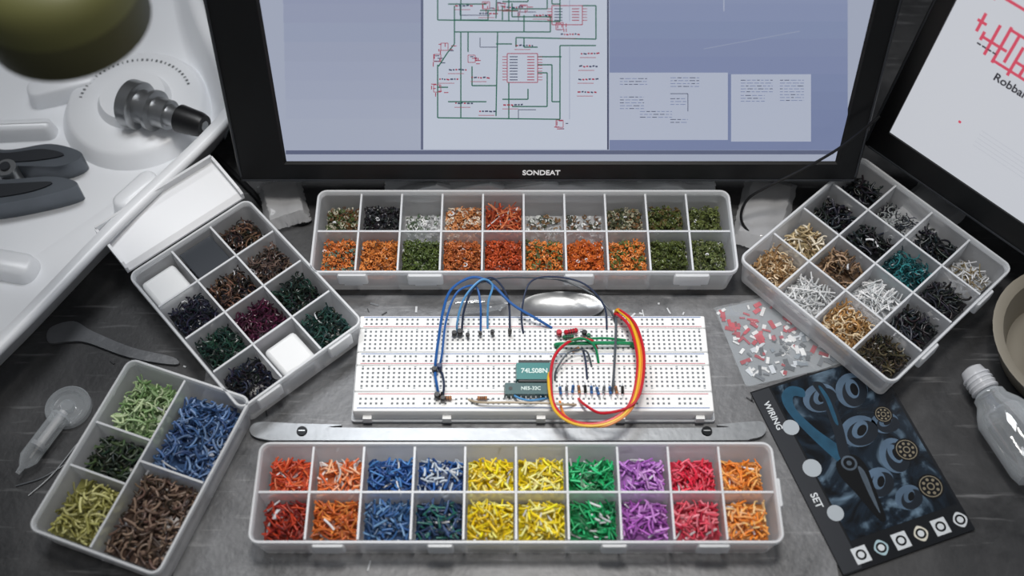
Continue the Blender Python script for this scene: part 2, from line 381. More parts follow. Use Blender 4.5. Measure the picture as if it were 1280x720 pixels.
e_page=emis('screen_page','#b6bdcb'); e_pan=emis('screen_panel','#727d9e'); e_sub=emis('screen_subpanel','#a8afc0'); e_bar=emis('screen_bar','#596079')
e_gr=emis('schematic_green','#24604f'); e_rd=emis('schematic_red','#9a3a4e'); e_dk=emis('schematic_dark','#39405a'); e_lt=emis('screen_light','#949cb0')
SH=-210
arect(529,SH,760,188,e_page); arect(762,SH,1060,189,e_pan); arect(762,92,910,176,e_sub,.0010); arect(914,94,1014,178,e_sub,.0010)
arect(357,189,1042,194,e_bar,.0010); arect(526,SH,529,188,e_bar,.0009); arect(759,SH,761,188,e_dk,.0009); arect(910,94,914,177,e_pan,.0009)
NB=10
for k in range(NB):
    t=k/(NB-1); f_=lambda a,b:int(a+(b-a)*t)
    arect(357-k*.6,SH,526,150-k*24,emis('screen_left_band_%d'%k,'#%02x%02x%02x'%(f_(155,134),f_(162,142),f_(181,168))),.00135-.00003*k)
    arect(762,SH,1060,160-k*22,emis('screen_right_band_%d'%k,'#%02x%02x%02x'%(f_(115,136),f_(126,146),f_(159,174))),.00118-.00001*k)
aline(905,0,905,15,e_sub,1.1,.0007); aline(880,62,1000,40,e_lt,.6,.0007)
def net(pts,mat=e_gr,w=1.5):
    for a,b in zip(pts,pts[1:]): aline(*a,*b,mat,w)
for off in (0,-122):
    o=lambda pts:[(a,b+off) for a,b in pts]
    for P in ([(547,82),(547,148),(700,150),(700,58)],[(568,8),(568,41),(622,41),(620,146)],[(645,60),(645,48),(745,50),(745,8),(728,8)],[(622,41),(688,41),(688,22)],[(568,26),(610,26),(610,14)],[(640,5),(640,22),(690,22)],[(548,84),(560,66),(568,56),(568,41)],[(672,72),(702,72)],[(628,125),(660,125),(660,112)],[(672,82),(690,82),(690,128),(700,128)],[(585,41),(585,66)],[(590,84),(590,108),(620,108)],[(547,110),(560,110)],[(672,92),(684,92),(684,134),(640,134)],[(628,8),(628,26)],[(655,20),(655,41)],[(700,58),(745,58)],[(620,56),(640,56)],[(576,41),(576,148)],[(636,104),(636,150)],[(655,48),(655,60),(672,60)],[(560,128),(608,128)],[(600,14),(648,14)]):
        net(o(P))
    net(o([(575,6),(575,20),(612,20)]),e_dk,.9); net(o([(600,48),(600,60),(622,60)]),e_dk,.9); net(o([(648,150),(648,138),(670,138)]),e_dk,.9); net(o([(712,58),(712,150)]),e_lt,.8)
    for (a,b,c,d) in ((634,68,672,104),(690,8,728,32)):
        net(o([(a,b),(c,b),(c,d),(a,d),(a,b)]),e_rd,1.0)
        k=b+4
        while k<d-2:
            aline(a-6,k+off,a,k+off,e_rd,.8); aline(c,k+off,c+6,k+off,e_rd,.8); aline(a+3,k+off,a+13,k+off,e_dk,1.1); aline(c-13,k+off,c-4,k+off,e_rd,1.1); k+=3.6
    for (a,b) in ((547,74),(590,75),(627,10),(547,112),(608,8),(700,156),(655,12),(556,60)):
        for q in range(7):
            a2=a+R.uniform(-8,8);b2=b+R.uniform(-6,6)
            if R.random()<.5: aline(a2,b2+off,a2+R.uniform(3,7),b2+off,R.choice([e_rd,e_rd,e_dk]),1.1)
            else: aline(a2,b2+off,a2,b2+off+R.uniform(3,6),e_rd,1.1)
        net(o([(a-5,b-5),(a+4,b-5),(a+4,b+4),(a-5,b+4),(a-5,b-5)]),e_rd,.8)
    for (a,b) in ((737,68),(735,84),(734,100),(733,116),(640,132),(572,88),(600,98),(655,58),(712,44),(580,130),(560,100),(610,140),(678,20)):
        x=a-11
        while x<a+11: l=R.uniform(1.5,4); aline(x,b+off,x+l,b+off+R.uniform(-1,1),R.choice([e_rd,e_dk]),1.8); x+=l+1.2
        aline(a-12,b+5+off,a+8,b+5+off,e_rd,.7)
for (a,b,n,w) in ((775,99,3,34),(775,122,5,30),(838,98,4,36),(838,124,3,20),(838,150,2,22),(926,101,5,40),(926,120,3,30),(800,140,3,40),(975,101,8,30)):
    for q in range(n):
        x=a
        while x<a+w: l=R.uniform(3,8); aline(x,b+q*3.6,min(x+l,a+w),b+q*3.6,e_dk if R.random()<.35 else e_pan,.8,.0006); x+=l+1.6
net([(838,118),(860,118),(860,140)],e_dk,.8)
art.obj('displayed_schematic',mon,smooth=False)
def text(s,size,mat,parent,loc,rot=(0,0,0),name='label'):
    c=bpy.data.curves.new(name,'FONT'); c.body=s; c.size=size; c.align_x='CENTER'; c.align_y='CENTER'; c.extrude=.0001; c.offset=size*.02
    c.materials.append(mat); o=bpy.data.objects.new(name,c); COL.objects.link(o); o.parent=parent; o.location=loc; o.rotation_euler=rot; return o
text('SONDEAT',.0062,pr('label_white','#e8e8e8',.5,emit='#ffffff',es=.3),mon,(.022,-.0003,.0085),(math.pi/2,0,0),'bezel_label')

# ------------------------------------------------------------ right monitor
ang=math.atan2(-.1034,.0996)
M2=Matrix.Translation((.2694,.1056,.040))@Matrix.Rotation(ang,4,'Z')@Matrix.Rotation(math.radians(-8),4,'X')
rm=empty('computer_monitor',mat=M2); m=MB()
W2=.47; H2=.30
def f2(y,i=0): return [(i,y,i),(W2-i,y,i),(W2-i,y,H2-i),(i,y,H2-i)]
def g2f(y): return [(.0145,y,.023),(W2-.0145,y,.023),(W2-.0145,y,H2-.016),(.0145,y,H2-.016)]
m.loft([f2(.035,.02),f2(.028,.004),f2(.01),f2(.001),f2(0,.001),g2f(0),g2f(.002)],BZ,True,False); m.obj('housing',rm,smooth=False)
m=MB(); m.add(g2f(.0015),[(0,1,2,3)],emis('screen_page_bright','#c2c5cc')); m.obj('display',rm,smooth=False)
m=MB(); m.box((.0018,-.0004,.15),(.0012,.0008,.29),CH); m.box((.2,-.0004,.0016),(.39,.0008,.0012),CH); m.obj('bezel_edge',rm,smooth=False)
m=MB(); e_r2=emis('big_red','#c84a60'); e_k2=emis('big_dark','#2c2c34')
def L2(a,b,c,d,w,mat=e_r2):
    dx,dy=c-a,d-b; L=math.hypot(dx,dy); nx,ny=-dy/L*w/2,dx/L*w/2
    m.add([(a+nx,.0008,b+ny),(c+nx,.0008,d+ny),(c-nx,.0008,d-ny),(a-nx,.0008,b-ny)],[(0,1,2,3)],mat)
for q in [(.033,.142,.040,.142),(.036,.149,.036,.134),(.041,.137,.041,.130),(.041,.133,.060,.133),(.048,.147,.048,.122),(.055,.150,.055,.120),(.055,.148,.085,.148),(.062,.148,.062,.125),(.068,.142,.068,.118),(.068,.130,.095,.130),(.075,.148,.075,.122),(.083,.150,.083,.122),(.055,.122,.09,.122),(.036,.160,.036,.170),(.036,.165,.060,.165),(.09,.15,.09,.2),(.05,.19,.12,.19),(.12,.19,.12,.14)]: L2(*q,.0022)
for q in range(4): L2(.04+q*.004,.127,.043+q*.004,.127,.0012,e_k2)
for q in range(5): L2(.072,.070-q*.0035,.13,.070-q*.0035,.0004,emis('faint','#b4b7c0'))
L2(.055,.066,.057,.066,.002,e_r2)
m.obj('displayed_drawing',rm,smooth=False)
text('Robban',.0085,e_k2,rm,(.074,.0005,.1125),(math.pi/2,0,0),'displayed_caption')
m=MB(); m.box((.235,.05,.12),(.07,.04,.14),BZ); m.obj('rear_housing',rm)
c2=M2@Vector((.235,.11,0))
m=MB(); m.M=Matrix.Translation((c2.x,c2.y,0))@Matrix.Rotation(ang,4,'Z'); m.box((0,0,.1),(.06,.02,.19),BZ); m.loft([rrect(.2,.13,.02,.0002),rrect(.19,.12,.02,.008)],BZ)
so=m.obj('stand',smooth=False); so.parent=rm; so.matrix_parent_inverse=M2.inverted()

# ------------------------------------------------------------ breadboard
bb=empty('solderless_breadboard'); m=MB(); bx0,bx1,by0,by1=-.1097,.139,-.1098,-.0332; cx=(bx0+bx1)/2
BBW=pr('breadboard_white','#f4f5f4',.45)
def slab(ya,yb,z0=.004,z1=.0155):
    cy=(ya+yb)/2; m.loft([rrect(bx1-bx0,yb-ya,.001,z0,2,cx,cy),rrect(bx1-bx0,yb-ya,.001,z1-.0006,2,cx,cy),rrect(bx1-bx0-.001,yb-ya-.0009,.001,z1,2,cx,cy)],BBW)
ys=[-.1098,-.0944,-.0737,-.0632,-.0437,-.0332]
for a,b in zip(ys,ys[1:]): slab(a+.00015,b-.00015)
m.loft([rrect(bx1-bx0+.004,by1-by0+.004,.002,.001,3,cx,(by0+by1)/2),rrect(bx1-bx0+.004,by1-by0+.004,.002,.004,3,cx,(by0+by1)/2)],pr('breadboard_base','#c4c8cc',.5))
for x in (-.100,-.045,.02,.075,.130): m.box((x,-.1112,.007),(.006,.003,.006),BBW)
m.obj('board_blocks',bb)
h=MB(); HM=pr('contact_hole','#6a7076',.7); z=.01556; n=66; p=(bx1-bx0-.010)/(n-1)
def row(y,grp=False):
    for i in range(n):
        if grp and i%6==5: continue
        x=bx0+.005+i*p; q=.00075; h.add([(x-q,y-q,z),(x+q,y-q,z),(x+q,y+q,z),(x-q,y+q,z)],[(0,1,2,3)],HM)
for y in (-.0366,-.0402,-.0667,-.0703,-.1000,-.1036): row(y,True)
for y in (-.0466,-.0500,-.0534,-.0568,-.0602,-.0765,-.0799,-.0833,-.0867,-.0901): row(y)
RL=pr('rail_red','#c8707a',.5); BL=pr('rail_blue','#4a72b0',.5); GL=pr('gutter_grey','#9aa2a8',.6)
def strip(y,w,mat,a=bx0+.003,b=bx1-.003): h.add([(a,y-w,z),(b,y-w,z),(b,y+w,z),(a,y+w,z)],[(0,1,2,3)],mat)
for y,mt in ((-.0346,BL),(-.0424,RL),(-.0646,BL),(-.0724,RL),(-.0962,RL),(-.1070,BL)): strip(y,.0003,mt)
for i in range(0,n,5):
    x=bx0+.005+i*p
    for y in (-.0449,-.0618,-.0749,-.0918): h.add([(x-.0007,y-.0004,z),(x+.0007,y-.0004,z),(x+.0007,y+.0004,z),(x-.0007,y+.0004,z)],[(0,1,2,3)],GL)
h.obj('contact_holes_and_rails',bb,smooth=False)
m=MB(); TE=pr('teal_ic','#147a78',.35); LEG=pr('tinned_leads','#c8ccd0',.25,.9)
def chip(x0,x1,y0,y1,hh,mat):
    zc=.017; m.box(((x0+x1)/2,(y0+y1)/2,zc+hh/2),(x1-x0,y1-y0,hh),mat,taper=.95)
    k=x0+.0015
    while k<x1-.001:
        for y in (y0,y1): m.box((k,y,.0172),(.0008,.0016,.004),LEG)
        k+=.0034
chip(.0025,.0285,-.0890,-.0755,.006,TE); chip(-.0055,.0285,-.0995,-.0905,.0045,pr('teal_dark','#185052',.35))
PW_=pr('ic_print','#dff0ec',.5)
m.box((.0155,-.0740,.0185),(.022,.0022,.006),BLACK); m.box((.0155,-.0895,.0200),(.022,.0016,.005),BLACK)
m.tube([(-.001,-.0950,.0214),(-.001,-.0950,.0217)],.0014,BLACK,12)
CO=pr('resistor_tan','#b07850',.45); BU=pr('resistor_blue','#3f6fae',.35); RE=pr('led_red','#c22838',.25)
def resist(x,y,a,mat,L=.006,r=.0013,z=.0178):
    dx,dy=math.cos(a)*L/2,math.sin(a)*L/2
    m.tube([(x-dx*1.9,y-dy*1.9,.0156),(x-dx*1.8,y-dy*1.8,z),(x+dx*1.8,y+dy*1.8,z),(x+dx*1.9,y+dy*1.9,.0156)],.0003,LEG,5)
    m.tube([(x-dx,y-dy,z),(x-dx*.8,y-dy*.8,z),(x-dx*.5,y-dy*.5,z),(x+dx*.5,y+dy*.5,z),(x+dx*.8,y+dy*.8,z),(x+dx,y+dy,z)],[r*.6,r,r*.8,r*.8,r,r*.6],mat,8)
    for q in (-.35,0,.35): m.tube([(x+dx*q-.0001*math.cos(a),y+dy*q-.0001*math.sin(a),z),(x+dx*q+.0004*math.cos(a),y+dy*q+.0004*math.sin(a),z)],r*.9,BLACK,8)
for i in range(11): resist(.0335+i*.0043,-.0945+R.uniform(-.001,.001),math.pi/2+R.uniform(-.25,.25),[BU,LEG,BU,CO,BLACK,BU,BU,LEG,BU,CO,BLACK][i],.006,.0012)
resist(-.0455,-.1005,0,CO,.008,.0017); resist(-.0205,-.1005,0,CO,.007,.0015); resist(.045,-.0625,.5,CO,.006); resist(-.0485,-.0985,1.4,BLACK,.005)
resist(.042,-.0480,.2,RE,.010,.0020,.0185); resist(.040,-.0520,.1,pr('green_part','#1f6a48',.4),.008,.0014)
def cap(x,y,r,hh,mat):
    m.tube([(x,y,.0156),(x,y,.018)],r*.4,LEG,8); m.tube([(x,y,.018),(x,y,.0182),(x,y,.018+hh-.0004),(x,y,.018+hh)],[r*.9,r,r,r*.85],mat,14)
for x,y,r,hh,mt in ((-.037,-.050,.0021,.005,BLACK),(-.0410,-.0505,.0018,.004,BLACK),(-.0315,-.0515,.0015,.003,BLACK),(-.0015,-.0495,.0014,.006,BLACK),(-.014,-.050,.0014,.005,BLACK),(-.0225,-.0505,.0013,.004,BLACK),(-.054,-.080,.0019,.005,BLACK),(-.0505,-.0775,.0019,.005,pr('navy_part','#20345c',.4)),(-.0515,-.0995,.0021,.004,BLACK),(-.0475,-.1015,.0018,.003,BLACK),(.0335,-.0500,.0020,.004,RE),(.0515,-.0495,.0019,.003,BLACK),(.0545,-.0520,.0015,.003,MATS['green_part'])): cap(x,y,r,hh,mt)
m.obj('chips_and_components',bb)
text('74LS08N',.0050,PW_,bb,(.0155,-.0822,.0231),(0,0,0),'chip_print'); text('NE5-32C',.0036,PW_,bb,(.013,-.0950,.0216),(0,0,0),'chip_print_small')
def W(mb,pts,r,mat,k=8): mb.tube(cat(pts,k),r,mat,8)
w=MB(); B=pr('wire_blue','#2460a8',.35); G=pr('wire_green','#178a58',.35); RD=pr('wire_red','#cc1f30',.3); Y=pr('wire_yellow','#eebc28',.35); GY=pr('wire_grey','#50585f',.4); NV=pr('wire_navy','#2a3650',.4); CY=pr('wire_lightblue','#5a9ad0',.35)
z=.0155
W(w,[(-.053,-.079,z),(-.0535,-.077,.022),(-.0515,-.060,.028),(-.0485,-.040,.034),(-.0430,-.0235,.036),(-.0285,-.0135,.036),(-.0150,-.0175,.034),(.000,-.031,.028),(.018,-.040,.022),(.0285,-.0435,z)],.0010,B)
W(w,[(-.0525,-.081,z),(-.0535,-.083,.021),(-.0520,-.092,.022),(-.0505,-.099,z)],.0010,B)
W(w,[(-.050,-.079,z),(-.0485,-.083,.020),(-.0470,-.092,.021),(-.0480,-.100,z)],.0008,NV)
W(w,[(-.0515,-.077,z),(-.0490,-.070,.024),(-.0470,-.050,.030),(-.043,-.034,.034),(-.037,-.024,.036),(-.026,-.020,.034),(-.0225,-.032,.028),(-.0225,-.048,z)],.0008,B)
W(w,[(-.038,-.049,z),(-.039,-.045,.024),(-.034,-.030,.034),(-.022,-.017,.038),(-.014,-.019,.034),(-.017,-.030,.028),(-.0175,-.044,z)],.0008,CY)
W(w,[(-.036,-.046,z),(-.034,-.036,.028),(-.027,-.022,.036),(-.014,-.014,.036),(-.003,-.026,.028),(-.0015,-.047,z)],.0008,NV)
W(w,[(-.022,-.018,.036),(-.006,-.010,.030),(.020,-.0065,.024),(.038,-.009,.024),(.058,-.020,.024),(.0705,-.033,.022),(.0745,-.040,z)],.0007,GY)
W(w,[(.008,-.048,z),(.007,-.035,.025),(.013,-.014,.03),(.030,-.008,.028),(.052,-.014,.028),(.066,-.030,.024),(.068,-.045,z)],.0007,NV)
W(w,[(.0745,-.036,z),(.0745,-.040,.021),(.0725,-.065,.022),(.070,-.090,.021),(.0690,-.096,z)],.0009,GY)
W(w,[(.032,-.0585,z),(.033,-.0590,.0195),(.058,-.0590,.021),(.084,-.0585,.0195),(.085,-.0585,z)],.0014,G)
W(w,[(.045,-.0540,z),(.047,-.0550,.019),(.065,-.0545,.020),(.081,-.0535,z)],.0009,G)
W(w,[(.027,-.0775,z),(.0275,-.0750,.021),(.034,-.0645,.026),(.048,-.0580,.026),(.058,-.0620,.022),(.061,-.072,z)],.0009,G)
W(w,[(.030,-.086,z),(.031,-.080,.021),(.040,-.068,.024),(.052,-.066,.022),(.056,-.075,z)],.0007,GY)
W(w,[(.050,-.060,z),(.0515,-.072,.020),(.0525,-.085,z)],.0007,NV)
loop=[(.0735,-.035,z),(.0750,-.036,.022),(.0830,-.052,.030),(.0865,-.080,.032),(.0800,-.110,.030),(.0640,-.1230,.028),(.0440,-.1230,.026),(.0300,-.112,.025),(.0265,-.092,.026),(.0300,-.072,.027),(.0430,-.059,.026),(.0560,-.0575,.022),(.0600,-.060,z)]
W(w,loop,.0011,RD)
W(w,[(x+(x-.056)*.05,y+(y+.085)*.05,q+.001) for x,y,q in loop[:9]]+[(.0275,-.0745,z)],.0010,Y)
W(w,[(x+(x-.056)*.10,y+(y+.085)*.075,q+.0005) for x,y,q in loop[:6]]+[(.047,-.124,.026),(.036,-.116,.022),(.033,-.102,z)],.0009,pr('wire_orange','#e88a34',.35))
W(w,[(x+(x-.056)*.14,y+(y+.085)*.02,q+.003) for x,y,q in loop[:5]]+[(.062,-.117,.028),(.050,-.108,.022),(.046,-.100,z)],.0010,RD)
W(w,[(-.030,-.1005,z),(-.022,-.1045,.019),(.000,-.1055,.021),(.022,-.1060,.021),(.034,-.1075,.022),(.044,-.1045,z)],.0008,pr('wire_tan','#b8a890',.4))
W(w,[(.005,-.094,z),(.002,-.100,.020),(.012,-.1035,.020),(.026,-.099,z)],.0008,CY)
w.obj('jumper_wires',bb)

# ------------------------------------------------------------ metal rail in front of board
e=empty('mounting_rail'); m=MB()
out=cat([(-.181,-.1195,0),(-.176,-.1125,0),(-.150,-.1135,0),(-.118,-.1145,0),(-.108,-.1168,0),(.13,-.1168,0),(.142,-.1145,0),(.165,-.1120,0),(.174,-.1125,0),(.175,-.1200,0),(.165,-.1250,0),(.130,-.1262,0),(-.13,-.1262,0),(-.17,-.1255,0)],5,True)
lo=[(p.x,p.y,.001) for p in out][::-1]
m.loft([lo,[(a,b,.0045) for a,b,_ in lo]],BAR); m.obj('bar',e)
m=MB()
for x in (-.145,.1345):
    m.loft([circ((x,-.1195,.0045),.0038,20),circ((x,-.1195,.0058),.0034,20)],pr('screw_dark','#1c1e20',.35,.8)); m.box((x,-.1195,.0059),(.0045,.0008,.0003),METAL)
m.obj('screws',e)

m=MB(); m.loft([circ((.037,-.0185,.0002),.028,32,.0112),circ((.037,-.0185,.004),.031,32,.0122),circ((.037,-.0185,.0052),.031,32,.0122),circ((.037,-.0185,.0045),.027,32,.0105),circ((.037,-.0185,.002),.020,32,.007)],METAL); m.obj('oval_steel_dish')
m=MB(); m.tube([(-.050,-.022,.0068),(-.047,-.022,.0068),(-.040,-.020,.0068),(-.020,-.018,.0068),(-.008,-.017,.0068),(-.004,-.017,.0068)],[.002,.005,.0065,.0065,.005,.002],CLEAR,20); m.obj('clear_plastic_vial')

# ------------------------------------------------------------ booklet + packet
e=empty('instruction_booklet',(.2370,-.1385,0.001),math.radians(19)); m=MB(); w_,l_=.097,.140
m.box((0,0,.0005),(w_,l_,.001),pr('booklet_cover','#14171b',.25,var=.3,vscale=40)); m.obj('pages',e)
m=MB(); z=.00108
def q(pts,mat,dz=0): m.add([(a,b,z+dz) for a,b in pts],[tuple(range(len(pts)))],mat)
def disc(x,y,r,mat,dz=0,ry=None,rot=0): m.add(circ((x,y,z+dz),r,28,ry,rot),[tuple(range(28))],mat)
def sm(pts,mat,dz): 
    L=cat([(a,b,0) for a,b in pts],5,True); q([(p.x,p.y) for p in L],mat,dz)
PW=pr('print_white','#d5dadd',.35); PB=photo_print(); PC=pr('print_blue','#1c4a63',.3,var=.7,vscale=90); PG=pr('print_slate','#50657a',.3,var=.7,vscale=50); PK=pr('print_black','#080a0d',.25); PL=pr('print_silver','#4c5864',.3,var=.6,vscale=110); PD=pr('print_deep','#101923',.3,var=.5,vscale=70); AU=pr('print_gold','#7d7460',.4)
q([(-.033,-.0505),(.0465,-.0505),(.0465,.068),(-.033,.068)],PB)
q([(-.048,-.069),(-.0345,-.069),(-.0345,.069),(-.048,.069)],pr('print_margin','#2c2f34',.3),.00001)
for x,y,r,a in ((-.004,.050,.013,.3),(.020,.048,.014,.9),(.010,.018,.014,.2),(.024,-.006,.013,1.2),(.004,-.020,.012,.5),(.030,.018,.010,0),(.018,-.036,.010,.4)):
    disc(x,y,r,PG,.00002,r*.8,a); disc(x+.0015,y-.002,r*.84,PD,.00003,r*.62,a); disc(x+.001,y+.001,r*.55,PG,.00004,r*.34,a+.4); disc(x+.002,y,r*.35,PK,.000045,r*.2,a+.4)
# pliers: two thick dark-blue handles, pivot, stubby jaws
sm([(-.030,.046),(-.029,.060),(-.020,.065),(-.012,.060),(-.014,.054),(-.021,.057),(-.024,.048),(-.018,.030),(-.008,.012),(-.004,-.002),(-.012,-.002),(-.022,.020)],PC,.00005)
sm([(-.004,.062),(.003,.060),(.004,.048),(.002,.030),(-.002,.014),(-.006,.000),(-.012,.004),(-.008,.020),(-.005,.036),(-.003,.050)],PD,.00007)
sm([(-.001,.058),(.001,.057),(.002,.046),(-.001,.028),(-.003,.030),(-.001,.046)],PC,.00008)
sm([(-.016,.002),(-.003,.004),(.002,-.006),(.000,-.022),(-.003,-.042),(-.006,-.046),(-.009,-.042),(-.014,-.022),(-.018,-.008)],PK,.00009)
sm([(-.004,-.006),(-.001,-.010),(-.003,-.026),(-.0055,-.040),(-.006,-.026)],PL,.000095)
disc(-.008,-.001,.0055,PL,.00010); disc(-.008,-.001,.0040,PK,.00011); disc(-.008,-.001,.0018,PL,.00012)
for x,y,r in ((.034,-.005,.0085),(.036,-.034,.0090),(.032,.024,.0065),(.040,.050,.0050)):
    disc(x,y,r,PK,.00012); disc(x,y,r*.86,AU,.00013); disc(x,y,r*.78,PK,.00014)
    for k in range(8): a=k*math.pi/4; disc(x+r*.55*math.cos(a),y+r*.55*math.sin(a),r*.12,AU,.00015)
    disc(x,y,r*.30,AU,.00015); disc(x,y,r*.2,PK,.00016)
for i in range(6):
    x=-.031+i*.0147; M_=(PW,pr('print_pale','#a9c4cc',.4),PW,pr('print_cream','#d8d4c4',.4),PW,PW)[i]
    if i%2==0: q([(x-.0052,-.0665),(x+.0052,-.0665),(x+.0052,-.0555),(x-.0052,-.0555)],M_,.00002)
    else: sm([(x-.005,-.061),(x,-.0555),(x+.005,-.061),(x,-.0665)],M_,.00002)
    disc(x,-.061,.0036,PK,.00004); disc(x,-.061,.0022,PW,.00005)
for y,r in ((.036,.008),(.004,.009),(-.030,.0078)): disc(-.0335,y,r*.72,pr('print_soft','#aab2b8',.4),.00002)
m.obj('cover_print',e,smooth=False)
text('WIRING',.0062,PW,e,(-.0415,.048,.0012),(0,0,-math.pi/2),'spine_text'); text('SET',.0070,PW,e,(-.0415,-.018,.0012),(0,0,-math.pi/2),'spine_text_small')

def crumple(name,poly_c,w,l,rz,amp,mat,seed,n=26,base=.0012,fsc=1.0):
    rr=random.Random(seed); ph=[(rr.uniform(40,160)*fsc,rr.uniform(0,6.28),rr.uniform(-1,1),rr.uniform(-1,1)) for _ in range(14)]
    m=MB(); vs=[];fs=[]
    for i in range(n):
        for j in range(n):
            a=i/(n-1)-.5;b=j/(n-1)-.5; x=a*w;y=b*l
            hgt=sum(abs(math.sin(f*(x*cx_+y*cy_)+p_)) for f,p_,cx_,cy_ in ph)/14
            edge=min(1,(.5-max(abs(a),abs(b)))*8)
            vs.append((x+rr.uniform(-1,1)*.0006,y+rr.uniform(-1,1)*.0006,base+amp*hgt*(.25+.75*edge)))
    for i in range(n-1):
        for j in range(n-1): fs.append((i*n+j,(i+1)*n+j,(i+1)*n+j+1,i*n+j+1))
    m.add(vs,fs,mat); return m.obj(name,loc=poly_c,rz=rz,angle=25)
e=empty('parts_packet',(.196,-.042,0),math.radians(14)); m=MB()
m.loft([rrect(.078,.066,.003,.0009,3),rrect(.078,.066,.003,.0012,3)],plastic('packet_backing',.5,(.6,.64,.68,1),.2,.2))
for i in range(190):
    x=R.uniform(-.036,.036);y=R.uniform(-.030,.030)
    c=R.choice(['#c21f38','#d42a44','#8a1528','#b83048','#f0f0f0']) if (y>-.002 and x<.018) else R.choice(['#f0f0f0','#dfe4ea','#ffffff','#8a949e','#b01f34','#4a5058','#6a7078'])
    m.box((x,y,.0016+R.uniform(0,.0004)),(R.uniform(.002,.008),R.uniform(.0012,.0035),.0006),pr('packet_'+c[1:],c,.4),rz=R.uniform(0,3))
m.obj('contents',e,smooth=False)
FILM=clearmat('thin_film',.08,.8,.05)
o=crumple('clear_wrap',(0,0,0),.080,.068,0,.0016,FILM,3,22,.0018,2.0); o.parent=e

BAG=plastic('crumpled_clear_film',.62,(.96,.97,.99,1),.12,.35)
crumple('clear_plastic_bag',(.326,.068,0),.044,.12,math.radians(-133+90),.022,BAG,11)
crumple('clear_plastic_bag',(-.178,.075,0),.034,.045,.3,.018,BAG,12)
crumple('clear_plastic_bag',(.196,.066,0),.040,.070,-.3,.014,BAG,13)
crumple('crumpled_white_paper',(.03,.088,0),.26,.026,0,.030,pr('paper_white','#eef2f6',.6),14)

# ------------------------------------------------------------ white moulded case (upper left)
cs=empty('white_plastic_tool_tray'); m=MB()
rim=cat([(-.2571,.2554,0),(-.2185,.167,0),(-.2165,.128,0),(-.2848,.0233,0),(-.3390,-.0660,0),(-.375,-.112,0),(-.43,-.130,0),(-.50,-.105,0),(-.62,.00,0),(-.655,.10,0),(-.63,.33,0),(-.55,.40,0),(-.34,.40,0),(-.29,.35,0)],8,True)
lp=[(p.x,p.y,0) for p in rim][::-1]
ar=sum(lp[i-1][0]*lp[i][1]-lp[i][0]*lp[i-1][1] for i in range(len(lp)))
if ar<0: lp=lp[::-1]
TW=pr('tray_white','#f2f4f7',.3)
m.loft([inset(lp,.024,.0003),inset(lp,.022,.004),inset(lp,.006,.036),inset(lp,.001,.040),inset(lp,0,.043),inset(lp,.002,.0455),inset(lp,.006,.046),inset(lp,.011,.045),inset(lp,.014,.041),inset(lp,.021,.014),inset(lp,.026,.005),inset(lp,.030,.003)],TW,True,True)
m.obj('shell',cs,angle=60)
m=MB()
c0=(-.308,.170,.0)
m.loft([circ((c0[0],c0[1],.0025),.062,48),circ((c0[0],c0[1],.013),.056,48),circ((c0[0],c0[1],.016),.052,48),circ((c0[0],c0[1],.0165),.030,48),circ((c0[0],c0[1],.024),.026,48)],TW)
for (x,y,a,b,rz,hh) in ((-.292,.080,.022,.010,.95,.016),(-.372,.190,.03,.012,.3,.016),(-.42,.145,.05,.008,.05,.014),(-.40,.02,.045,.012,-.2,.012)):
    m.M=Matrix.Translation((x,y,0))@Matrix.Rotation(rz,4,'Z'); m.loft([rrect(a*2,b*2,b*.8,.0025),rrect(a*2-.004,b*2-.004,b*.7,hh),rrect(a*2-.010,b*2-.010,b*.4,hh+.002)],TW); m.M=Matrix.Identity(4)
m.obj('moulded_bosses',cs,angle=50)
m=MB()
for k in range(30):
    a=math.radians(175-k*5.2); x=c0[0]+.045*math.cos(a); y=c0[1]+.045*math.sin(a); m.box((x,y,.0166),(.0022,.0014 if k%3 else .0008,.0004),pr('print_grey','#55595e',.5),rz=a)
m.obj('printed_scale',cs,smooth=False)
m=MB(); d=Vector((.060,-.027,.006)).normalized(); P=Vector((-.306,.156,.030))
def at(s): return tuple(P+d*s*1.1)
K_=1.0
def T(ss,rs,mt,n=32): m.tube([at(s) for s in ss],[r*K_ for r in rs],mt,n)
T([0,.001,.010,.011],[.018,.0195,.0195,.018],METAL)
T([.011,.020,.021,.024,.025,.036],[.014,.014,.0165,.0165,.012,.012],METAL)
T([.036,.038,.044],[.009,.0085,.0085],METAL,24)
T([.044,.045,.062,.066],[.0095,.0112,.0098,.0082],BLACK,20)
T([.0661,.0665],[.004,.004],METAL,16)
m.obj('shaft_with_black_knob',cs)
m=MB(); TG=pr('tool_grey','#6a7077',.35,.5,var=.3); TD=pr('tool_dark','#26292e',.4)
def slabp(pts,z0,z1,mat):
    L=cat([(a,b,0) for a,b in pts],6,True); L=[(p.x,p.y,z0) for p in L]; m.loft([L,[(a,b,z1) for a,b,_ in L],],mat)
slabp([(-.44,.125),(-.40,.116),(-.365,.122),(-.338,.112),(-.352,.100),(-.385,.100),(-.42,.098),(-.46,.105)],.003,.020,TG)
slabp([(-.45,.092),(-.40,.085),(-.355,.088),(-.335,.080),(-.365,.068),(-.41,.060),(-.46,.070)],.003,.022,TG)
slabp([(-.43,.118),(-.40,.112),(-.37,.116),(-.352,.110),(-.38,.104),(-.42,.104)],.0201,.0212,TD)
slabp([(-.44,.084),(-.40,.080),(-.355,.082),(-.372,.072),(-.41,.066),(-.44,.072)],.0221,.0232,TD)
m.tube([(-.392,.094,.003),(-.392,.094,.026)],.008,METAL,20); m.tube([(-.392,.094,.026),(-.392,.094,.028)],.004,TD,16)
m.obj('grey_snips',cs)

